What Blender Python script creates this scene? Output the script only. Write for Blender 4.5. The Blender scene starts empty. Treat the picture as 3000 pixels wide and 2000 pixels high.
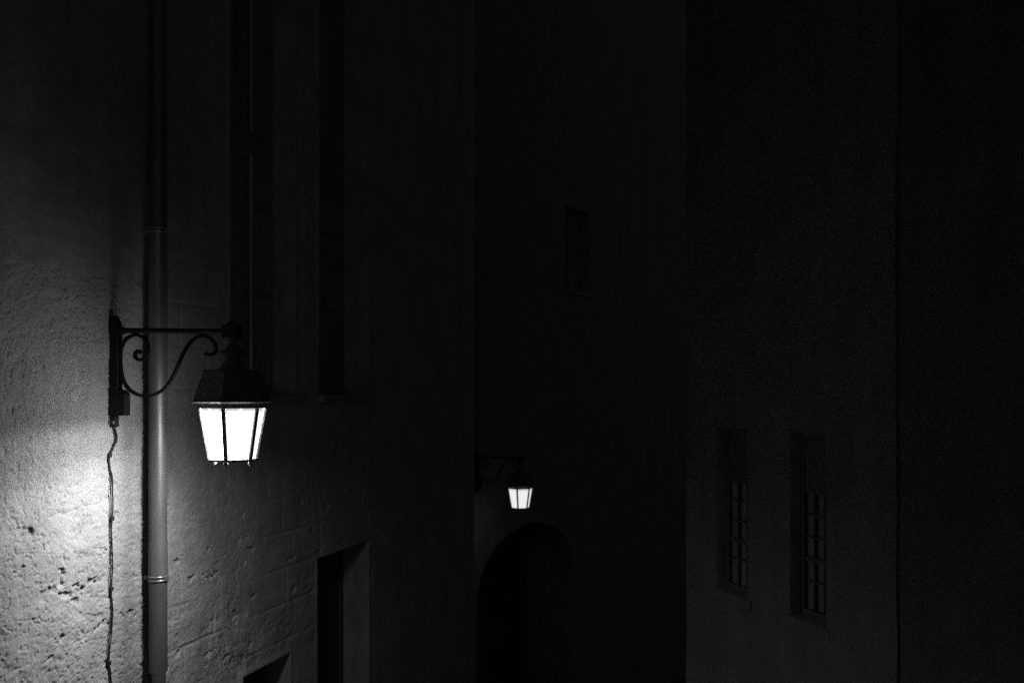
import bpy, math
import numpy as np
from mathutils import Vector, Matrix

scn = bpy.context.scene
COL = scn.collection
R = math.radians

# ------------------------------------------------------------------ noise (for real relief in the plaster)
_rng = np.random.RandomState(7)
_TAB = _rng.rand(256, 256)
def vnoise(x, y, seed=0):
    x = np.asarray(x, float) + 37.13 * seed + 1000.0
    y = np.asarray(y, float) + 91.7 * seed + 1000.0
    xi = np.floor(x).astype(int); yi = np.floor(y).astype(int)
    fx = x - xi; fy = y - yi
    fx = fx * fx * fx * (fx * (fx * 6 - 15) + 10); fy = fy * fy * fy * (fy * (fy * 6 - 15) + 10)
    a = _TAB[xi & 255, yi & 255]; b = _TAB[(xi + 1) & 255, yi & 255]
    c = _TAB[xi & 255, (yi + 1) & 255]; d = _TAB[(xi + 1) & 255, (yi + 1) & 255]
    return (a * (1 - fx) + b * fx) * (1 - fy) + (c * (1 - fx) + d * fx) * fy
def fbm(x, y, o=4, seed=0):
    s = 0; a = .5; t = 0
    for i in range(o):
        s = s + a * vnoise(x, y, seed + i * 3); t += a
        x = x * 2.03 + 3.1; y = y * 2.03 + 1.7; a *= .5
    return s / t
def sstep(a, b, x):
    if b < a: return 1 - sstep(b, a, x)
    t = np.clip((x - a) / (b - a), 0, 1); return t * t * (3 - 2 * t)

# ------------------------------------------------------------------ materials
def new_mat(name):
    m = bpy.data.materials.new(name); m.use_nodes = True
    nt = m.node_tree; nt.nodes.clear()
    return m, nt
def N(nt, typ, **kw):
    n = nt.nodes.new(typ)
    for k, v in kw.items(): setattr(n, k, v)
    return n
def principled(name, base=.5, rough=.6, metal=0., var=0., vscale=6., stretch=(1, 1, 1), bump=0., bscale=60., bdist=.01,
               spec=.5, rvar=0.):
    m, nt = new_mat(name)
    out = N(nt, 'ShaderNodeOutputMaterial'); p = N(nt, 'ShaderNodeBsdfPrincipled')
    nt.links.new(p.outputs[0], out.inputs[0])
    p.inputs['Roughness'].default_value = rough; p.inputs['Metallic'].default_value = metal
    p.inputs['Specular IOR Level'].default_value = spec
    tc = N(nt, 'ShaderNodeTexCoord'); mp = N(nt, 'ShaderNodeMapping')
    mp.inputs['Scale'].default_value = stretch
    nt.links.new(tc.outputs['Object'], mp.inputs['Vector'])
    n1 = N(nt, 'ShaderNodeTexNoise'); n1.inputs['Scale'].default_value = vscale
    n1.inputs['Detail'].default_value = 8; n1.inputs['Roughness'].default_value = .62
    nt.links.new(mp.outputs[0], n1.inputs['Vector'])
    cr = N(nt, 'ShaderNodeMapRange')
    cr.inputs['From Min'].default_value = .3; cr.inputs['From Max'].default_value = .7
    cr.inputs['To Min'].default_value = base * (1 - var); cr.inputs['To Max'].default_value = base * (1 + var)
    nt.links.new(n1.outputs['Fac'], cr.inputs['Value'])
    nt.links.new(cr.outputs[0], p.inputs['Base Color'])
    if rvar:
        rr = N(nt, 'ShaderNodeMapRange')
        rr.inputs['From Min'].default_value = .3; rr.inputs['From Max'].default_value = .7
        rr.inputs['To Min'].default_value = rough - rvar; rr.inputs['To Max'].default_value = rough + rvar
        nt.links.new(n1.outputs['Fac'], rr.inputs['Value']); nt.links.new(rr.outputs[0], p.inputs['Roughness'])
    if bump:
        n2 = N(nt, 'ShaderNodeTexNoise'); n2.inputs['Scale'].default_value = bscale
        n2.inputs['Detail'].default_value = 6; n2.inputs['Roughness'].default_value = .6
        nt.links.new(mp.outputs[0], n2.inputs['Vector'])
        b = N(nt, 'ShaderNodeBump'); b.inputs['Strength'].default_value = bump; b.inputs['Distance'].default_value = bdist
        nt.links.new(n2.outputs['Fac'], b.inputs['Height']); nt.links.new(b.outputs[0], p.inputs['Normal'])
    return m

def plaster(name, base, streak=.12):
    """old lime render: large cloudy patches, vertical rain streaks, dark grit, fine tooth"""
    m, nt = new_mat(name)
    out = N(nt, 'ShaderNodeOutputMaterial'); p = N(nt, 'ShaderNodeBsdfPrincipled')
    nt.links.new(p.outputs[0], out.inputs[0])
    p.inputs['Roughness'].default_value = .95; p.inputs['Specular IOR Level'].default_value = .15
    tc = N(nt, 'ShaderNodeTexCoord')
    def noise(scale, detail, stretch=(1, 1, 1)):
        mp = N(nt, 'ShaderNodeMapping'); mp.inputs['Scale'].default_value = stretch
        nt.links.new(tc.outputs['Object'], mp.inputs['Vector'])
        n = N(nt, 'ShaderNodeTexNoise'); n.inputs['Scale'].default_value = scale; n.inputs['Detail'].default_value = detail
        n.inputs['Roughness'].default_value = .6
        nt.links.new(mp.outputs[0], n.inputs['Vector']); return n.outputs['Fac']
    def rng(v, a, b, c, d):
        r = N(nt, 'ShaderNodeMapRange')
        for k, x in zip(('From Min', 'From Max', 'To Min', 'To Max'), (a, b, c, d)): r.inputs[k].default_value = x
        nt.links.new(v, r.inputs['Value']); return r.outputs[0]
    def mul(a, b):
        k = N(nt, 'ShaderNodeMath', operation='MULTIPLY')
        nt.links.new(a, k.inputs[0]); nt.links.new(b, k.inputs[1]); return k.outputs[0]
    cloud = rng(noise(2.2, 6), .3, .7, base * .82, base * 1.12)
    strk = rng(noise(7., 5, (1, 1, .12)), .35, .68, 1 - streak, 1 + streak * .5)
    mott = rng(noise(38., 5), .3, .7, .9, 1.06)
    grit = rng(noise(95., 3), .66, .76, 1., .6)
    c = mul(mul(mul(cloud, strk), mott), grit)
    nt.links.new(c, p.inputs['Base Color'])
    b1 = N(nt, 'ShaderNodeBump'); b1.inputs['Strength'].default_value = .42; b1.inputs['Distance'].default_value = .006
    nt.links.new(noise(70., 7), b1.inputs['Height'])
    b2 = N(nt, 'ShaderNodeBump'); b2.inputs['Strength'].default_value = .28; b2.inputs['Distance'].default_value = .003
    nt.links.new(noise(260., 3), b2.inputs['Height'])
    nt.links.new(b1.outputs[0], b2.inputs['Normal']); nt.links.new(b2.outputs[0], p.inputs['Normal'])
    return m

def lamp_pane(name, glow, dirt_lo, clear, zt=-.117):
    """weathered opal pane of a lit lantern: partly clear, partly glowing, dusty along its top"""
    m, nt = new_mat(name); m.cycles.emission_sampling = 'FRONT'
    out = N(nt, 'ShaderNodeOutputMaterial')
    tr = N(nt, 'ShaderNodeBsdfTransparent'); em = N(nt, 'ShaderNodeEmission'); mx = N(nt, 'ShaderNodeMixShader')
    mx.inputs[0].default_value = 1 - clear
    nt.links.new(tr.outputs[0], mx.inputs[1]); nt.links.new(em.outputs[0], mx.inputs[2]); nt.links.new(mx.outputs[0], out.inputs[0])
    tc = N(nt, 'ShaderNodeTexCoord'); sx = N(nt, 'ShaderNodeSeparateXYZ')
    nt.links.new(tc.outputs['Object'], sx.inputs[0])
    mp = N(nt, 'ShaderNodeMapping'); mp.inputs['Scale'].default_value = (1, 1, .35)
    nt.links.new(tc.outputs['Object'], mp.inputs[0])
    n = N(nt, 'ShaderNodeTexNoise'); n.inputs['Scale'].default_value = 90; n.inputs['Detail'].default_value = 5
    nt.links.new(mp.outputs[0], n.inputs['Vector'])
    g = N(nt, 'ShaderNodeMapRange', interpolation_type='SMOOTHSTEP')
    g.inputs['From Min'].default_value = zt - .045; g.inputs['From Max'].default_value = zt + .004
    g.inputs['To Min'].default_value = 0; g.inputs['To Max'].default_value = 1.4
    nt.links.new(sx.outputs['Z'], g.inputs['Value'])
    a = N(nt, 'ShaderNodeMath', operation='MULTIPLY_ADD'); a.inputs[1].default_value = .9; a.inputs[2].default_value = .45
    nt.links.new(n.outputs['Fac'], a.inputs[0])
    k = N(nt, 'ShaderNodeMath', operation='MULTIPLY', use_clamp=True)
    nt.links.new(g.outputs[0], k.inputs[0]); nt.links.new(a.outputs[0], k.inputs[1])
    r = N(nt, 'ShaderNodeMapRange')
    em.inputs['Strength'].default_value = glow
    r.inputs['To Min'].default_value = 1.; r.inputs['To Max'].default_value = dirt_lo / glow
    nt.links.new(k.outputs[0], r.inputs['Value'])
    ge = N(nt, 'ShaderNodeNewGeometry'); inv = N(nt, 'ShaderNodeMath', operation='SUBTRACT'); inv.inputs[0].default_value = 1
    nt.links.new(ge.outputs['Backfacing'], inv.inputs[1])
    fr = N(nt, 'ShaderNodeMath', operation='MULTIPLY'); nt.links.new(r.outputs[0], fr.inputs[0]); nt.links.new(inv.outputs[0], fr.inputs[1])
    nt.links.new(fr.outputs[0], em.inputs['Color'])
    return m

def emitter(name, s):
    m, nt = new_mat(name)
    out = N(nt, 'ShaderNodeOutputMaterial'); em = N(nt, 'ShaderNodeEmission')
    em.inputs['Strength'].default_value = s; m.cycles.emission_sampling = 'FRONT'; nt.links.new(em.outputs[0], out.inputs[0]); return m

GLOW1, BULB1 = 30.0, 3300.0
GLOW2, BULB2 = 1.7, 26.0
# glow of the six panes (weighted to steer light onto the near wall): far side, wall side x2, near side, front, street side
PANES = (.07, .17, 1., .9, .24, .085)
M = dict(
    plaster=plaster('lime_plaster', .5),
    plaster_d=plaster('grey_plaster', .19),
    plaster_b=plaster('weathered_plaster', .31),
    reveal=principled('shade_grey_reveal', .34, .9, 0, .3, 5, (1, 1, .5), bump=.4, bscale=40, bdist=.004, spec=.15),  # grey chosen to dim the lamplit jambs, shade put into the colour
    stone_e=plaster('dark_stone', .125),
    iron=principled('black_painted_iron', .02, .55, 0, .35, 30, bump=.25, bscale=90, bdist=.002, spec=.2),
    roofmetal=principled('black_lantern_sheet', .14, .8, 0, .2, 9, spec=.2),
    rail=principled('worn_lantern_frame', .26, .5, .2, .6, 45, bump=.3, bscale=110, bdist=.002, rvar=.15),
    lip=principled('worn_lit_rim', .3, .5, .3, .9, 70, bump=.4, bscale=120, bdist=.002),  # worn rim; lamplight on the hood's edge put into its pale colour
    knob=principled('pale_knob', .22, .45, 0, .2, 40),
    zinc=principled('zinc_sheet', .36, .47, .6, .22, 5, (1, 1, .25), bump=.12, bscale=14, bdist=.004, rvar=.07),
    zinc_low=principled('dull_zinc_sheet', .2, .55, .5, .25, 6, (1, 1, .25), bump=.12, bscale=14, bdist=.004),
    clampm=principled('galvanised_clamp', .6, .35, .7, .25, 30),
    cable=principled('black_cable_sheath', .03, .6, 0, .3, 40),
    wood=principled('dark_varnished_wood', .06, .45, 0, .35, 12, (1, 1, .15), bump=.2, bscale=25, bdist=.002),
    frame=principled('painted_window_frame', .2, .45, 0, .2, 14, bump=.15, bscale=60, bdist=.001),
    frame_d=principled('weathered_window_frame', .10, .6, 0, .3, 14, bump=.2, bscale=60, bdist=.001),
    glass=principled('dark_window_glass', .26, .3, 0, .2, 2, spec=.6),
    sill=principled('sill_stone', .3, .85, 0, .25, 12, bump=.4, bscale=60, bdist=.004),
    door=principled('old_door_planks', .07, .6, 0, .4, 9, (1, 1, .1), bump=.4, bscale=20, bdist=.003),
    tile=principled('clay_roof_tiles', .16, .85, 0, .3, 8, bump=.6, bscale=9, bdist=.04),
    street=principled('worn_paving', .12, .85, 0, .4, 3, bump=.7, bscale=7, bdist=.03),
    pane1=[lamp_pane('near_lantern_opal', GLOW1 * g, 1.2, .5) for g in PANES], pane1b=lamp_pane('near_lantern_base', 105., 105., .5),
    pane2=[lamp_pane('far_lantern_opal', GLOW2 * g, 1.1, .5) for g in (.4, .12, .12, 1., 1., 1.)], pane2b=lamp_pane('far_lantern_base', GLOW2, 1.1, .5),
    bulb1=emitter('near_lamp_plate', BULB1 * .045), fill1=emitter('near_wall_fill_plate', BULB1),
    bulb2=emitter('far_lamp_plate', BULB2 * .14), fill2=emitter('far_wall_fill_plate', BULB2),
)

# ------------------------------------------------------------------ mesh building
class MB:
    def __init__(s): s.v = []; s.f = []
    def add(s, v, f):
        o = len(s.v); s.v += [tuple(map(float, p)) for p in v]; s.f += [tuple(i + o for i in q) for q in f]
    def hexa(s, p):     # 8 points: bottom loop 4, top loop 4
        s.add(p, [(3, 2, 1, 0), (4, 5, 6, 7), (0, 1, 5, 4), (1, 2, 6, 5), (2, 3, 7, 6), (3, 0, 4, 7)])
    def box(s, a, b, fr=None):
        (x0, y0, z0), (x1, y1, z1) = a, b
        p = [(x0, y0, z0), (x1, y0, z0), (x1, y1, z0), (x0, y1, z0), (x0, y0, z1), (x1, y0, z1), (x1, y1, z1), (x0, y1, z1)]
        s.hexa([fr(*q) for q in p] if fr else p)
    def tube(s, pts, r, seg=10, cap=True, flat=None):
        pts = [Vector(p) for p in pts]; n = len(pts); rs = r if hasattr(r, '__len__') else [r] * n
        ref = None; rings = []
        for i, p in enumerate(pts):
            d = (pts[min(i + 1, n - 1)] - pts[max(i - 1, 0)]).normalized()
            if ref is None:
                ref = Vector((0, 0, 1)) if abs(d.z) < .9 else Vector((1, 0, 0))
            u = (ref - d * ref.dot(d)).normalized(); ref = u; w = d.cross(u)
            rings.append([p + (u * math.cos(2 * math.pi * k / seg) + w * math.sin(2 * math.pi * k / seg)) * rs[i] for k in range(seg)])
        v = [q for rr in rings for q in rr]; f = []
        for i in range(n - 1):
            for k in range(seg):
                f.append((i * seg + k, i * seg + (k + 1) % seg, (i + 1) * seg + (k + 1) % seg, (i + 1) * seg + k))
        if cap: f += [tuple(range(seg))[::-1], tuple((n - 1) * seg + k for k in range(seg))]
        s.add(v, f)
    def lathe(s, prof, c=(0, 0, 0), seg=24, ang=0., cap=True, fr=None):
        v = []; n = len(prof)
        for r_, z in prof:
            for k in range(seg):
                a = ang + 2 * math.pi * k / seg
                v.append((c[0] + r_ * math.cos(a), c[1] + r_ * math.sin(a), c[2] + z))
        f = []
        for i in range(n - 1):
            for k in range(seg):
                f.append((i * seg + k, i * seg + (k + 1) % seg, (i + 1) * seg + (k + 1) % seg, (i + 1) * seg + k))
        if cap: f += [tuple(range(seg))[::-1], tuple((n - 1) * seg + k for k in range(seg))]
        s.add([fr(*p) for p in v] if fr else v, f)
    def torus(s, c, R_, r_, ax='z', seg=28, sg=8, fr=None):
        v = []; f = []
        for i in range(seg):
            a = 2 * math.pi * i / seg
            for k in range(sg):
                b = 2 * math.pi * k / sg
                q = ((R_ + r_ * math.cos(b)) * math.cos(a), (R_ + r_ * math.cos(b)) * math.sin(a), r_ * math.sin(b))
                if ax == 'y': q = (q[0], q[2], q[1])
                if ax == 'x': q = (q[2], q[0], q[1])
                v.append((c[0] + q[0], c[1] + q[1], c[2] + q[2]))
                f.append((i * sg + k, ((i + 1) % seg) * sg + k, ((i + 1) % seg) * sg + (k + 1) % sg, i * sg + (k + 1) % sg))
        s.add([fr(*p) for p in v] if fr else v, f)
    def build(s, name, mat, parent=None, smooth=False, bevel=0., bseg=2):
        me = bpy.data.meshes.new(name); me.from_pydata(s.v, [], s.f); me.update()
        o = bpy.data.objects.new(name, me); COL.objects.link(o)
        me.materials.append(mat)
        if smooth:
            me.polygons.foreach_set('use_smooth', [True] * len(me.polygons))
            if smooth == 'auto':
                try: me.set_sharp_from_angle(angle=R(38))
                except Exception: pass
        if bevel:
            b = o.modifiers.new('bevel', 'BEVEL'); b.width = bevel; b.segments = bseg; b.limit_method = 'ANGLE'
        if parent: o.parent = parent
        return o

def thing(name, label, cat, loc=(0, 0, 0), rz=0., group=None):
    o = bpy.data.objects.new(name, None); COL.objects.link(o)
    o.location = loc; o.rotation_euler = (0, 0, rz); o.empty_display_size = .2
    o['label'] = label; o['category'] = cat
    if group: o['group'] = group
    return o

# ------------------------------------------------------------------ facades
# local frame of a facade: x along the wall, y = out of the wall (towards the street) NEGATED, z up
# (local +y points into the building so that x, y, z stay right-handed)
def lines(a, b, zones, coarse, extra):
    """grid lines over [a, b]; zones = [(lo, hi, step), ...] are finer"""
    brk = sorted({a, b, *[min(max(z, a), b) for q in (zones or []) for z in q[:2]], *extra})
    out = [a]
    for p, q in zip(brk[:-1], brk[1:]):
        if q - p < 1e-6: continue
        st = coarse
        for lo, hi, t in (zones or []):
            if lo - 1e-6 <= (p + q) / 2 <= hi + 1e-6: st = min(st, t)
        n = max(1, int(math.ceil((q - p) / st)))
        out += [p + (q - p) * i / n for i in range(1, n + 1)]
    return np.array(out)

def facade(name, parent, mat, s0, s1, z0, z1, openings, relief, fs=None, fz=None, coarse=.25, thick=5.):
    xs = lines(s0, s1, fs, coarse, sorted({e for o in openings for e in o[:2]}))
    zs = lines(z0, z1, fz, coarse, sorted({e for o in openings for e in o[2:4]}))
    S, Z = np.meshgrid(xs, zs, indexing='ij')
    H = relief(S, Z)
    for (a, b, c, d, _) in openings:
        dx = np.maximum(np.maximum(a - S, S - b), 0); dz = np.maximum(np.maximum(c - Z, Z - d), 0)
        H = H * sstep(0, .07, np.hypot(dx, dz))
    ed = np.minimum.reduce([S - s0, s1 - S, Z - z0, z1 - Z]); H = H * sstep(0, .1, ed)
    nx, nz = len(xs), len(zs)
    for e in (0, -1):
        S[e, :] += .035 * (fbm(zs * 1.1, zs * 0 + e, 3, 7) - .5) + .012 * (fbm(zs * 9, zs * 0 + e, 2, 9) - .5)
    co = np.stack([S, -H, Z], -1).reshape(-1, 3)
    idx = np.arange(nx * nz).reshape(nx, nz)
    cx = (xs[:-1] + xs[1:]) / 2; cz = (zs[:-1] + zs[1:]) / 2
    CX, CZ = np.meshgrid(cx, cz, indexing='ij')
    keep = np.ones_like(CX, bool)
    for (a, b, c, d, _) in openings: keep &= ~((CX > a) & (CX < b) & (CZ > c) & (CZ < d))
    q = np.stack([idx[:-1, :-1], idx[1:, :-1], idx[1:, 1:], idx[:-1, 1:]], -1)[keep]
    verts = co.tolist(); faces = q.tolist()
    def quad(*p):
        o = len(verts); verts.extend([list(x) for x in p]); faces.append([o, o + 1, o + 2, o + 3])
    r0 = len(faces)
    for (a, b, c, d, dep) in openings:
        quad((a, 0, c), (a, dep, c), (a, dep, d), (a, 0, d))
        quad((b, 0, c), (b, 0, d), (b, dep, d), (b, dep, c))
        quad((a, 0, c), (b, 0, c), (b, dep, c), (a, dep, c))
        quad((a, 0, d), (a, dep, d), (b, dep, d), (b, 0, d))
    for j in range(nz - 1):
        quad((S[0, j], 0, zs[j]), (S[0, j + 1], 0, zs[j + 1]), (S[0, j + 1], thick, zs[j + 1]), (S[0, j], thick, zs[j]))
        quad((S[-1, j], 0, zs[j]), (S[-1, j], thick, zs[j]), (S[-1, j + 1], thick, zs[j + 1]), (S[-1, j + 1], 0, zs[j + 1]))
    r1 = r0 + 4 * len(openings)
    quad((s0, thick, z0), (s0, thick, z1), (s1, thick, z1), (s1, thick, z0))
    quad((s0, 0, z1), (s1, 0, z1), (s1, thick, z1), (s0, thick, z1))
    me = bpy.data.meshes.new(name); me.from_pydata(verts, [], faces); me.update()
    sm = np.zeros(len(faces), bool); sm[:len(q)] = True
    me.polygons.foreach_set('use_smooth', sm)
    me.materials.append(mat); me.materials.append(M['reveal'])
    mi = np.zeros(len(faces), np.int32); mi[r0:r1] = 1; me.polygons.foreach_set('material_index', mi)
    o = bpy.data.objects.new(name, me); COL.objects.link(o); o.parent = parent
    return o

def window(parent, a, b, c, d, dep, rails, cols, stile=.055, mun=.022, frame='frame', sill=.07, solid=None, sill_mat='sill'):
    """timber window filling the back of an opening: frame with stiles and rails; pane and sill are its sub-parts"""
    m = MB(); y0 = dep - .055
    m.box((a, y0, c), (a + stile, dep, d)); m.box((b - stile, y0, c), (b, dep, d))
    m.box((a + stile, y0, c), (b - stile, dep, c + stile * 1.4)); m.box((a + stile, y0, d - stile), (b - stile, dep, d))
    ia, ib = a + stile, b - stile
    for (z, w) in rails:
        m.box((ia, y0 + .008, z - w / 2), (ib, dep, z + w / 2))
    for i in range(1, cols):
        x = ia + (ib - ia) * i / cols; w = mun if cols != 2 else mun
        z_hi = solid if solid else d - stile
        m.box((x - w / 2, y0 + .004, c + stile * 1.4), (x + w / 2, dep, z_hi))
    if solid:
        m.box((ia, y0 + .012, solid), (ib, dep, d - stile))
    f = m.build('window', M[frame], parent, bevel=.004)
    p = MB(); p.box((a + .004, dep - .02, c + .004), (b - .004, dep + .02, d - .004)); p.build('pane', M['glass'], f)
    if sill:
        q = MB(); q.box((a - .05, -sill, c - .075), (b + .05, dep - .06, c - .003)); q.build('sill', M[sill_mat], f, bevel=.008)
    return f

def door(parent, a, b, c, d, dep):
    m = MB(); n = 6; w = (b - a - .12) / n
    m.box((a, dep - .07, c), (a + .06, dep, d)); m.box((b - .06, dep - .07, c), (b, dep, d)); m.box((a + .06, dep - .07, d - .06), (b - .06, dep, d))
    for i in range(n):
        m.box((a + .06 + i * w + .003, dep - .04, c + .01), (a + .06 + (i + 1) * w - .003, dep, d - .062))
    for z in (c + .35, (c + d) / 2, d - .45):
        m.box((a + .08, dep - .06, z - .06), (b - .08, dep - .041, z + .06))
    f = m.build('door', M['door'], parent, bevel=.004)
    h = MB(); x = a + .14; z = c + 1.05
    h.box((x - .02, dep - .07, z - .09), (x + .02, dep - .041, z + .09))
    h.tube([(x, dep - .07, z), (x, dep - .12, z), (x + .11, dep - .12, z - .005)], .01, 10)
    h.build('handle', M['iron'], f, smooth='auto')
    return f

def pitched_roof(parent, s0, s1, z, depth, over=.35, rise=1.6):
    m = MB()
    y0, y1 = -over, depth + .2; ym = (y0 + y1) / 2
    pts = [(y0, z), (ym, z + rise), (y1, z)]
    t = .14; a, b = s0 + .0, s1 - .0
    for (p, q) in ((pts[0], pts[1]), (pts[1], pts[2])):
        m.hexa([(a, p[0], p[1] + .02), (b, p[0], p[1] + .02), (b, q[0], q[1] + .02), (a, q[0], q[1] + .02),
                (a, p[0], p[1] + t), (b, p[0], p[1] + t), (b, q[0], q[1] + t), (a, q[0], q[1] + t)])
    return m.build('roof', M['tile'], parent)

ZLOW, ZTOP = -10.2, 9.5

# ---- house with the near lantern ------------------------------------------------
H_A = R(15.3)
FOOT = Vector((-2.58, 6.43, 0))
RZ_A = math.pi / 2 - H_A                       # local +x runs away from the camera along the wall
# local frame: x = t, y = into the building, z up
def relief_a(S, Z):
    h = .020 * (fbm(S * 1.15, Z * 1.15, 3, 1) - .5)
    h = h + .018 * (fbm(S * 1.9, Z * 5.4, 4, 11) - .5)            # rough courses under the render
    det = sstep(2.4, 1.7, S) * sstep(1.0, .6, Z) * sstep(-2.9, -2.3, Z) * sstep(-1.3, -1.0, S); mid = sstep(4.8, 4.2, S) * sstep(2.2, 1.7, Z)
    h = h + .0105 * mid * (1 - .4 * sstep(.30, .60, S)) * (fbm(S * 9, Z * 13, 4, 21) - .5)
    h = h + .0050 * det * (fbm(S * 38, Z * 46, 3, 31) - .5)
    low = sstep(-.1, -1.5, Z)                                       # rougher, more weathered low down
    area = fbm(S * 1.7, Z * 2.1, 3, 41)
    rough = np.clip(.25 + .75 * low, 0, 1) * sstep(.40, .62, area)
    h = h - .005 * rough * sstep(.48, .72, fbm(S * 16, Z * 22, 4, 51))
    calm = 1 - .75 * sstep(.30, .60, S)
    patch = sstep(.62, .25, np.hypot((S - 1.42) / 1.0, (Z + 2.02) / .8) + .35 * (fbm(S * 5, Z * 5, 3, 111) - .5))
    h = h - .013 * patch * sstep(.42, .66, fbm((S + .35 * Z) * 11, Z * 5, 4, 113)) * mid
    # chips and pits where grit has fallen out: ragged, of many sizes
    wx = .05 * (fbm(S * 14, Z * 14, 3, 62) - .5); wz = .05 * (fbm(S * 14, Z * 14, 3, 66) - .5)
    SW, ZW = S + wx, Z + wz
    dens = sstep(.31, .52, area + .14 * low)
    h = h - .0055 * calm * det * sstep(.70, .80, fbm((SW + .5 * ZW) * 24, (ZW - .25 * SW) * 15, 3, 61)) * (.12 + .88 * dens)
    h = h - .006 * calm * det * sstep(.66, .78, fbm((SW - .3 * ZW) * 62, (ZW + .2 * SW) * 40, 2, 71)) * (.75 + .25 * low)
    h = h - .014 * sstep(.755, .81, fbm(SW * 7.5, ZW * 10.5, 4, 81)) * sstep(-.3, -1.1, Z)
    # hints of the stone blocks under the render, further along
    row = np.floor(Z / .31); fz_ = np.abs(Z / .31 - np.round(Z / .31 + .06 * (fbm(S * 2.2, Z * 2.2, 2, 101) - .5))) * .31
    sx = S / .56 + .5 * (row % 2) + .17 * np.sin(row * 2.3); fx_ = np.abs(sx - np.round(sx)) * .56
    j = np.maximum(1 - sstep(.004, .020, fz_), 1 - sstep(.004, .018, fx_))
    h = h - .0065 * j * sstep(.45, .9, S) * sstep(.38, .58, fbm(S * 1.4, Z * 1.4, 2, 105))
    # broken horizontal cracks along the courses
    c = np.abs(fbm(S * 1.6, Z * 5.2 + .25 * S, 3, 91) - .5)
    on = sstep(.50, .60, fbm(S * 3.1, Z * 3.3, 2, 95))
    h = h - .008 * calm * det * (1 - sstep(.0, .012, c)) * on * (.35 + .65 * low)
    return h - .006
house = thing('plaster_house', 'rough pale plaster house along the alley side that carries the large lit lantern', 'house',
              FOOT, RZ_A)
OA = [(1.418, 2.50, -.05, 4.3, .28),     # tall window
      (2.96, 4.12, -.05, 4.3, .34),      # next tall window
      (1.612, 2.408, -4.72, -2.305, .30), # door
      (2.925, 4.12, -4.95, -1.57, .36),   # taller door
      ]
facade('wall', house, M['plaster'], -8.0, 7.78, ZLOW, ZTOP, OA, relief_a, [(-1.02, 1.9, .0058), (1.9, 4.6, .016)], [(-2.36, .72, .0058), (.72, 1.9, .014)], .10)
win_a = window(house, 1.418, 2.50, -.05, 4.3, .28, [(.82, .03), (1.59, .03), (2.08, .22)], 2, .05, .07)
m = MB(); m.tube([(2.118, .224, -.045), (2.118, .224, 1.2), (2.118, .224, 2.0)], .026, 20); m.tube([(2.118, .224, 2.2), (2.118, .224, 4.2)], .026, 20); m.build('glint_rod', M['zinc'], win_a, smooth='auto')  # zinc rod added to catch a lamp glint in the window
window(house, 2.96, 4.12, -.05, 4.3, .34, [(.82, .03), (1.59, .03), (2.08, .22)], 2, .05, .07)
door(house, 1.612, 2.408, -4.72, -2.305, .30)
door(house, 2.925, 4.12, -4.95, -1.57, .36)
pitched_roof(house, -8.0, 7.78, ZTOP, 5.)

# ---- house with the far lantern -------------------------------------------------
RZ2 = R(-31.0)                                  # outward normal of that wall
n2 = Vector((math.cos(RZ2), math.sin(RZ2), 0)); t2 = Vector((-n2.y, n2.x, 0))
LAMP2 = Vector((.14, 16.30, 0)); FOOT2 = LAMP2 - n2 * .875
def relief_soft(k):
    def f(S, Z):
        return .03 * (fbm(S * .9, Z * .9, 3, k) - .5) + .012 * (fbm(S * 3, Z * 7, 3, k + 5) - .5)
    return f
house2 = thing('corner_house', 'dark house at the bend of the alley that carries the small distant lantern', 'house',
               FOOT2, math.pi / 2 - R(31.0))
OB = [(3.2, 4.32, 1.95, 3.6, .26), (.06, 3.56, -8., -2.3, 1.2)]
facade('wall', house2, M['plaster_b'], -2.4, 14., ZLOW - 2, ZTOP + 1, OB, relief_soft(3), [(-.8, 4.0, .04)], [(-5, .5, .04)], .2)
window(house2, 3.2, 4.32, 1.95, 3.6, .26, [(2.75, .04)], 2, .06, .07)
m = MB(); ns = 28; a0, b0, zt_, zs_ = .06, 3.56, -2.3, -3.55
cx_, rx_ = (a0 + b0) / 2, (b0 - a0) / 2
arc = [(cx_ - rx_ * math.cos(math.pi * i / ns), zs_ + (zt_ - .16 - zs_) * math.sin(math.pi * i / ns)) for i in range(ns + 1)]
for (p, q) in zip(arc[:-1], arc[1:]):
    m.hexa([(p[0], .002, p[1]), (q[0], .002, q[1]), (q[0], .5, q[1]), (p[0], .5, p[1]), (p[0], .002, zt_), (q[0], .002, zt_), (q[0], .5, zt_), (p[0], .5, zt_)])
m.build('arch', M['plaster_b'], house2)
door(house2, .06, 3.56, -7.9, -2.4, 1.15)
pitched_roof(house2, -2.4, 14., ZTOP + 1, 5.)

# ---- house on the other side with the two slit windows -----------------------------
H_D = R(18.9)
PD = Vector((1.956, 7.0, 0))
uD = Vector((math.sin(H_D), -math.cos(H_D), 0))   # local +x comes towards the camera
house3 = thing('slit_window_house', 'grey house opposite the lantern with two tall narrow many-paned windows', 'house',
               PD, math.atan2(uD.y, uD.x))
OD = [(0, .404, -1.584, -.30, .142), (-.995, -.547, -1.584, -.30, .142)]
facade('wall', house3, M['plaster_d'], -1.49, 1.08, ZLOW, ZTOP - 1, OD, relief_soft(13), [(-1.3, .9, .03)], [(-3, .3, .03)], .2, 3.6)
rz = [(-.71, .04), (-.875, .014), (-1.03, .014), (-1.185, .03), (-1.335, .014)]
window(house3, 0, .404, -1.584, -.30, .142, rz, 3, .035, .014, sill=.014, solid=-.73, frame='frame_d', sill_mat='plaster_d')
window(house3, -.995, -.547, -1.584, -.30, .142, rz, 3, .035, .014, sill=.014, solid=-.73, frame='frame_d', sill_mat='plaster_d')
pitched_roof(house3, -1.49, 1.08, ZTOP - 1, 3.6, .3, 1.3)

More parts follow.
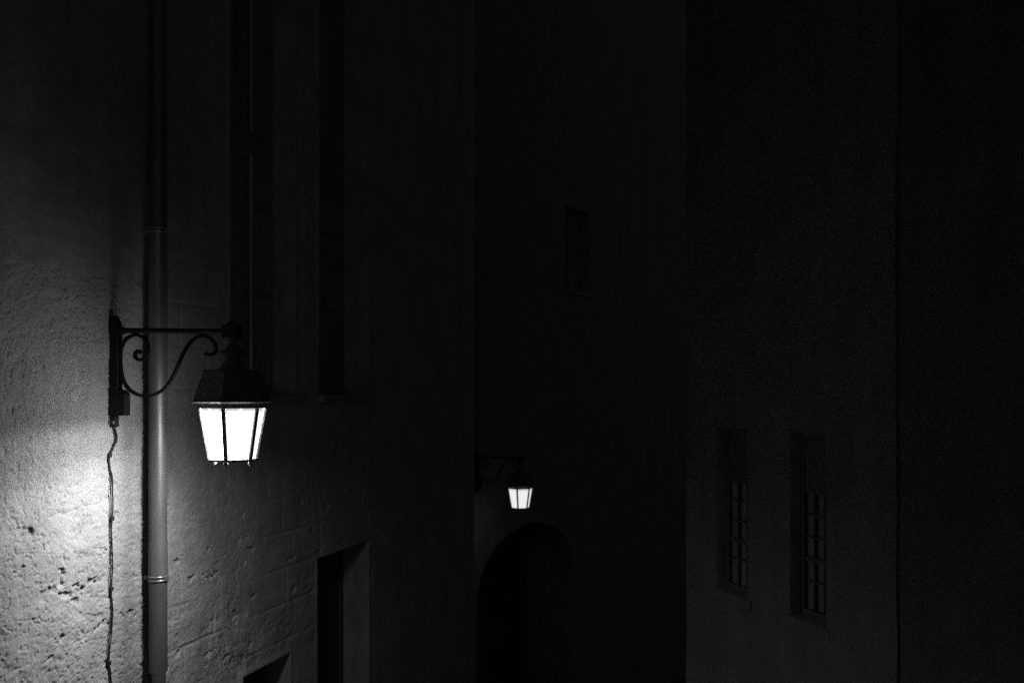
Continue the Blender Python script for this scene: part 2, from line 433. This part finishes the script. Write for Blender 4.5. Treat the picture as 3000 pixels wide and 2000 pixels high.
house4 = thing('dark_stone_house', 'very dark stone house standing back at the near end of the alley opposite', 'house',
               PD + uD * 1.085 + Vector((.946, .324, 0)) * .02, math.atan2(uD.y, uD.x))
OE = [(1.2, 2.1, -1.4, .6, .2)]
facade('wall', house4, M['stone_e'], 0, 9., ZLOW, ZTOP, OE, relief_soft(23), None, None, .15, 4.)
window(house4, 1.2, 2.1, -1.4, .6, .2, [(-.6, .03), (0, .03)], 2, .05, .06)
pitched_roof(house4, 0, 9., ZTOP, 4., .3, 1.4)

# ---- street ------------------------------------------------------------------------
m = MB(); nx, ny = 40, 60
xs = np.linspace(-30, 30, nx + 1); ys = np.linspace(-14, 46, ny + 1)
V = [(x, y, -3.5 - .15 * y + .04 * float(vnoise(x * .7, y * .7, 5))) for x in xs for y in ys]
F = [(i * (ny + 1) + j, (i + 1) * (ny + 1) + j, (i + 1) * (ny + 1) + j + 1, i * (ny + 1) + j + 1) for i in range(nx) for j in range(ny)]
m.add(V, F); st = m.build('street', M['street'], smooth=True); st['kind'] = 'structure'

# ------------------------------------------------------------------ the lantern (local: x out of the wall, y along it, z up)
CX = .870
TA = (.2, .98)
PH = 45.9                                       # first vertex angle of the hexagon
def hp(r, z, k, c=(CX, 0)):
    a = R(PH + 60 * k); return (c[0] + r * math.cos(a), c[1] + r * math.sin(a), z)
SCROLL = [(0.211, 0.238), (0.19, 0.246), (0.173, 0.232), (0.169, 0.213), (0.181, 0.195), (0.211, 0.188), (0.244, 0.202), (0.265, 0.241),
 (0.261, 0.285), (0.236, 0.325), (0.202, 0.344), (0.169, 0.349), (0.135, 0.341), (0.102, 0.323), (0.076, 0.291), (0.061, 0.244), (0.058, 0.178),
 (0.063, 0.12), (0.08, 0.061), (0.11, 0.014), (0.152, -0.019), (0.202, -0.037), (0.253, -0.043), (0.303, -0.035), (0.352, -0.015), (0.394, 0.014),
 (0.431, 0.057), (0.459, 0.103), (0.484, 0.153), (0.508, 0.203), (0.533, 0.246), (0.565, 0.288), (0.598, 0.317), (0.63, 0.332), (0.667, 0.337),
 (0.703, 0.326), (0.731, 0.304), (0.751, 0.272), (0.752, 0.244), (0.739, 0.223), (0.715, 0.216), (0.695, 0.219), (0.683, 0.229)]
def catmull(p, n=5):
    out = []
    P = [p[0]] + list(p) + [p[-1]]
    for i in range(1, len(P) - 2):
        a, b, c, d = (np.array(P[i + k]) for k in (-1, 0, 1, 2))
        for j in range(n):
            t = j / n
            out.append(tuple(.5 * ((2 * b) + (c - a) * t + (2 * a - 5 * b + 4 * c - d) * t * t + (3 * b - a - 3 * c + d) * t ** 3)))
    out.append(tuple(p[-1])); return out
def make_lantern(label, loc, rz, pane, bulb):
    root = thing('wall_lantern', label, 'street lamp', loc, rz, 'lit lanterns on wall brackets along the alley')
    I = M['iron']
    m = MB()
    m.box((-.02, -.027, -.17), (.056, .027, .425))
    m.hexa([(-.02, -.027, .425), (.056, -.027, .425), (.056, .027, .425), (-.02, .027, .425),
            (.0, -.014, .476), (.03, -.014, .476), (.03, .014, .476), (.0, .014, .476)])
    m.box((-.018, -.022, -.244), (.034, .022, -.1702))
    m.build('bracket_plate', I, root, bevel=.006)
    m = MB(); m.box((.012, -.03, -.169), (.112, .03, -.028)); m.hexa([(.012, -.03, -.0278), (.112, -.03, -.0278), (.112, .03, -.0278), (.012, .03, -.0278),
            (.012, -.026, .012), (.09, -.026, -.006), (.09, .026, -.006), (.012, .026, .012)])
    jb = m.build('junction_box', I, root, bevel=.004)
    m = MB(); m.torus((.018, -.03, -.213), .013, .004, 'y'); m.lathe([(.006, -.003), (.006, .003)], (.018, -.03, -.213), 10)
    m.build('eyelet', M['clampm'], root, smooth=True)
    m = MB(); m.tube([(.05, 0, .379), (.30, 0, .373), (.60, 0, .366), (.84, 0, .359)], .0175, 14)
    m.tube([(.05, 0, .379), (.085, 0, .378)], .023, 14)
    m.build('arm', I, root, smooth='auto')
    # scroll of flat bar, thinner towards its curls
    P = catmull(SCROLL, 5); m = MB(); n = len(P); v = []; f = []
    for i, (x, z) in enumerate(P):
        a = P[max(i - 1, 0)]; b = P[min(i + 1, n - 1)]
        dx, dz = b[0] - a[0], b[1] - a[1]; L = math.hypot(dx, dz); nx_, nz_ = -dz / L, dx / L
        t = min(i, n - 1 - i) / n; w = .0095 if t > .06 else .0105
        if i < 4: w = .013 - .0008 * i
        for (o, y) in ((-w, -.011), (w, -.011), (w, .011), (-w, .011)): v.append((x + nx_ * o, y, z + nz_ * o))
    for i in range(n - 1):
        for k in range(4): f.append((i * 4 + k, i * 4 + (k + 1) % 4, (i + 1) * 4 + (k + 1) % 4, (i + 1) * 4 + k))
    f += [(3, 2, 1, 0), tuple((n - 1) * 4 + k for k in range(4))]
    m.add(v, f); m.build('scroll', I, root, smooth='auto', bevel=.003)
    # hub and turned neck above the roof
    m = MB()
    m.box((CX - .052, -.045, .318), (CX + .046, .045, .402)); m.lathe([(.03, .402), (.034, .412), (.02, .424), (.006, .432)], (CX, 0, 0), 16)
    m.build('hub', I, root, bevel=.012, bseg=3)
    m = MB(); m.lathe([(.105, .119), (.09, .124), (.072, .139), (.058, .160), (.047, .182), (.040, .206), (.05, .214), (.082, .222), (.086, .228),
                       (.074, .236), (.05, .246), (.038, .262), (.026, .284), (.024, .3), (.034, .3175)], (CX, 0, 0), 28)
    m.build('neck', M['roofmetal'], root, smooth='auto')
    # hexagonal hood: outside, inside, flat shoulder and a lip
    m = MB(); v = []
    prof = [(.217, -.077), (.246, -.080), (.249, -.072), (.240, -.066), (.178, .116), (.172, .121), (.100, .1235)]
    inn = [(.100, .112), (.166, .108), (.219, -.066), (.217, -.077)]
    m.lathe(prof + inn, (CX, 0, 0), 6, R(PH), cap=False)
    m.build('hood', M['roofmetal'], root, smooth=False)
    g = MB(); g.lathe([(.234, -.0805), (.243, -.0865), (.2565, -.0765), (.2505, -.0725)], (CX, 0, 0), 6, R(PH), cap=False)
    g.build('hood_rim', M['lip'], root)
    # frame: top rail, corner bars, bottom rail
    m = MB()
    for (ra, rb, za, zb) in ((.219, .203, -.117, -.0785), (.163, .140, -.443, -.429)):
        m.lathe([(rb, za), (ra - (.007 if za > -.2 else 0), za), (ra, zb), (rb, zb), (rb, za)], (CX, 0, 0), 6, R(PH), cap=False)
    for k in range(6):
        a = R(PH + 60 * k); ex, ey = math.cos(a), math.sin(a); w = .0128
        def q(r, z, o): return (CX + ex * r - ey * o, ey * r + ex * o, z)
        rt, rb_ = .213, .157
        m.hexa([q(rb_ - .016, -.4285, -w), q(rb_, -.4285, -w), q(rb_, -.4285, w), q(rb_ - .016, -.4285, w),
                q(rt - .016, -.1175, -w), q(rt, -.1175, -w), q(rt, -.1175, w), q(rt - .016, -.1175, w)])
    m.build('frame', M['rail'], root, bevel=.002, bseg=1)
    for k in range(6):
        g = MB(); g.add([hp(.144, -.4288, k), hp(.144, -.4288, k + 1), hp(.1985, -.117, k + 1), hp(.1985, -.117, k)], [(0, 1, 2, 3)])
        g.build('pane', pane[0][k], root)
    g = MB(); g.add([hp(.139, -.436, k) for k in range(5, -1, -1)], [tuple(range(6))]); g.build('base_pane', pane[1], root)
    for k in (2, 4, 5):
        c = hp(.150, 0, k); g = MB()
        g.lathe([(.011, -.4435), (.016, -.451), (.015, -.457), (.010, -.464), (.007, -.470), (.003, -.475)], (c[0], c[1], 0), 12)
        g.build('knob', M['knob'], root, smooth='auto')
    # flat glowing plate in the hood, plus an added tilted one brightening the near wall
    def plate(c, nrm, r, depth, em):
        nrm = Vector(nrm).normalized(); u = nrm.orthogonal().normalized(); w = nrm.cross(u); c = Vector(c)
        P = [c + (u * math.cos(2 * math.pi * k / 20) + w * math.sin(2 * math.pi * k / 20)) * r for k in range(20)]
        g = MB(); g.add(P, [tuple(range(20))]); g.build('lamp_plate', em, root)
        rim = [c + (p - c) * 1.09 + nrm * .002 for p in P]; bk = [c + (p - c) * .8 - nrm * depth for p in P]
        g = MB(); g.add(rim + bk, [(k, k + 20, (k + 1) % 20 + 20, (k + 1) % 20) for k in range(20)] + [tuple(range(39, 19, -1))])
        g.build('lamp_housing', I, root, smooth='auto')
    plate((CX + .045, .03, -.080), (0, 0, -1), .09, .05, bulb[0])
    plate((CX - .005, -.012, -.064), (-.69 * TA[0], -.69 * TA[1], -.724), .055, .03, bulb[1])
    g = MB(); g.lathe([(.008, -.10), (.008, -.02), (.02, -.02), (.02, .06), (.012, .108)], (CX, 0, 0), 14); g.build('lamp_socket', I, root, smooth='auto')
    return root
make_lantern('large near lantern on a scrolled iron bracket, before the pale wall', FOOT, -H_A, (M['pane1'], M['pane1b']), (M['bulb1'], M['fill1']))
make_lantern('small distant lantern glowing in the dark on the corner house down the alley', (FOOT2.x, FOOT2.y, -1.50), RZ2, (M['pane2'], M['pane2b']), (M['bulb2'], M['fill2']))

# ------------------------------------------------------------------ downpipe on the near wall (local frame of the house: x, y into wall, z)
def hA(s, z): return float(relief_a(np.array([[s]]), np.array([[z]]))[0, 0])
pipe = thing('downpipe', 'zinc rainwater downpipe running up the pale plaster wall behind the near lantern', 'downpipe',
             FOOT + Vector((math.sin(H_A), math.cos(H_A), 0)) * .341 + Vector((0, 0, 0)), RZ_A)
D = -.10
def bent(z0, z1, r0, n, jx=.0012):
    return [(jx * math.sin(z * 1.9), D + jx * math.cos(z * 1.3), z) for z in np.linspace(z0, z1, n)], [r0 * (1 + .006 * math.sin(z * 9)) for z in np.linspace(z0, z1, n)]
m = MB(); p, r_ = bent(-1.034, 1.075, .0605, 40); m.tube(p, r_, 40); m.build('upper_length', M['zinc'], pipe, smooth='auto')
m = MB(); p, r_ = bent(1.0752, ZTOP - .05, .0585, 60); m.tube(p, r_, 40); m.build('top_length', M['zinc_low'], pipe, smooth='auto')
m = MB(); p, r_ = bent(-1.275, -1.030, .0628, 10); m.tube(p, r_, 40); m.build('sleeve', M['zinc'], pipe, smooth='auto')
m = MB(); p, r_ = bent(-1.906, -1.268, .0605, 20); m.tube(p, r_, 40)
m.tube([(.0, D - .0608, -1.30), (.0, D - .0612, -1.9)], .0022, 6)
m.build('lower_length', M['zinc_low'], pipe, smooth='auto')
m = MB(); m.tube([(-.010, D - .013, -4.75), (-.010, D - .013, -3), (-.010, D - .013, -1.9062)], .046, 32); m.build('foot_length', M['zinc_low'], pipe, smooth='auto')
for zc in (-1.272, 1.073):
    m = MB()
    m.torus((0, D, zc + .011), .0635, .0065, 'z', 36, 10); m.torus((0, D, zc - .013), .0635, .0065, 'z', 36, 10)
    m.box((-.014, D - .075, zc - .017), (.014, D - .058, zc + .014))
    m.tube([(0, D + .06, zc - .004), (0, -.004, zc - .004)], .006, 10)
    m.tube([(0, -.034, zc - .004), (0, -.026, zc - .004), (0, -.01, zc - .004), (0, .002, zc - .004)], [.010, .018, .021, .021], 14)
    m.build('clamp', M['clampm'], pipe, smooth='auto')

# ------------------------------------------------------------------ feed cable of the lantern, clipped down the plaster
W = [(0.014, -0.215), (0.016, -0.25), (0.026, -0.325), (-0.008, -0.385), (-0.035, -0.423), (-0.032, -0.5), (-0.011, -0.581), (-0.008, -0.715), (-0.011, -0.834),
     (-0.018, -0.938), (-0.011, -1.087), (-0.018, -1.286), (-0.011, -1.399), (-0.008, -1.457), (-0.025, -1.587), (-0.042, -1.752), (-0.025, -1.879), (-.03, -2.3), (-.02, -3.2), (-.03, -4.7)]
cab = thing('feed_cable', 'thin black twin cable clipped down the plaster wall below the near lantern bracket', 'cable', FOOT, RZ_A)
def strand(off, rad, name):
    pts = catmull(W, 6); m = MB(); q = []
    for i, (s, z) in enumerate(pts):
        w = off * (abs(math.sin(z * 7.4 + .5)) * .9 + .28)
        q.append((s + w + .002 * math.sin(z * 31), -(max(hA(s, z), -.006) + rad + .004), z))
    m.tube(q, rad, 8); return m.build(name, M['cable'], cab, smooth=True)
strand(.006, .0046, 'strand'); strand(-.0085, .0036, 'strand')
for (s, z) in ((-.035, -.423), (-.011, -.834), (-.018, -1.286), (-.041, -1.757), (-.02, -3.2)):
    m = MB(); y = -(max(hA(s, z), -.006))
    m.box((s - .013, y - .019, z - .012), (s + .013, y + .004, z + .014)); m.lathe([(.006, 0), (.007, .012), (.003, .017)], (s + .006, y - .018, z), 8)
    m.build('clip', M['cable'], cab, bevel=.004)

# ------------------------------------------------------------------ wire strung across the alley behind the distant lantern
m = MB(); A = Vector((-.50, 16.95, -1.49)); B = Vector((3.36, 9.06, -1.47)); q = []
for i in range(41):
    t = i / 40; p = A.lerp(B, t); p.z -= .02 * 4 * t * (1 - t); q.append(p)
m.tube(q, .006, 8)
w = m.build('overhead_wire', M['zinc_low'], smooth=True)
w['label'] = 'thin wire strung across the alley just behind the small distant lantern'; w['category'] = 'wire'

# ------------------------------------------------------------------ night sky
wd = bpy.data.worlds.new('World'); scn.world = wd; wd.use_nodes = True
nt = wd.node_tree; nt.nodes.clear()
out = N(nt, 'ShaderNodeOutputWorld'); bg = N(nt, 'ShaderNodeBackground'); sky = N(nt, 'ShaderNodeTexSky'); bw = N(nt, 'ShaderNodeRGBToBW')
sky.sky_type = 'NISHITA'; sky.sun_disc = False; sky.sun_elevation = R(2); sky.sun_rotation = R(160)
nt.links.new(sky.outputs[0], bw.inputs[0]); nt.links.new(bw.outputs[0], bg.inputs['Color']); nt.links.new(bg.outputs[0], out.inputs[0])
bg.inputs['Strength'].default_value = .0100

# ------------------------------------------------------------------ camera
cam = bpy.data.cameras.new('camera'); co = bpy.data.objects.new('camera', cam); COL.objects.link(co)
co.location = (0, 0, 0); co.rotation_euler = (R(90), 0, 0)
cam.lens = 35.; cam.sensor_width = 36.; cam.shift_y = 140 / 3000; cam.clip_start = .05; cam.clip_end = 300
cam.dof.use_dof = True; cam.dof.focus_distance = 6.25; cam.dof.aperture_fstop = 2.8
scn.camera = co

scn.view_settings.view_transform = 'Standard'; scn.view_settings.look = 'None'
scn.view_settings.exposure = 0; scn.view_settings.gamma = 1
scn.cycles.use_denoising = False; scn.cycles.use_adaptive_sampling = False
scn.cycles.max_bounces = 8; scn.cycles.transparent_max_bounces = 12
scn.cycles.sample_clamp_indirect = .14
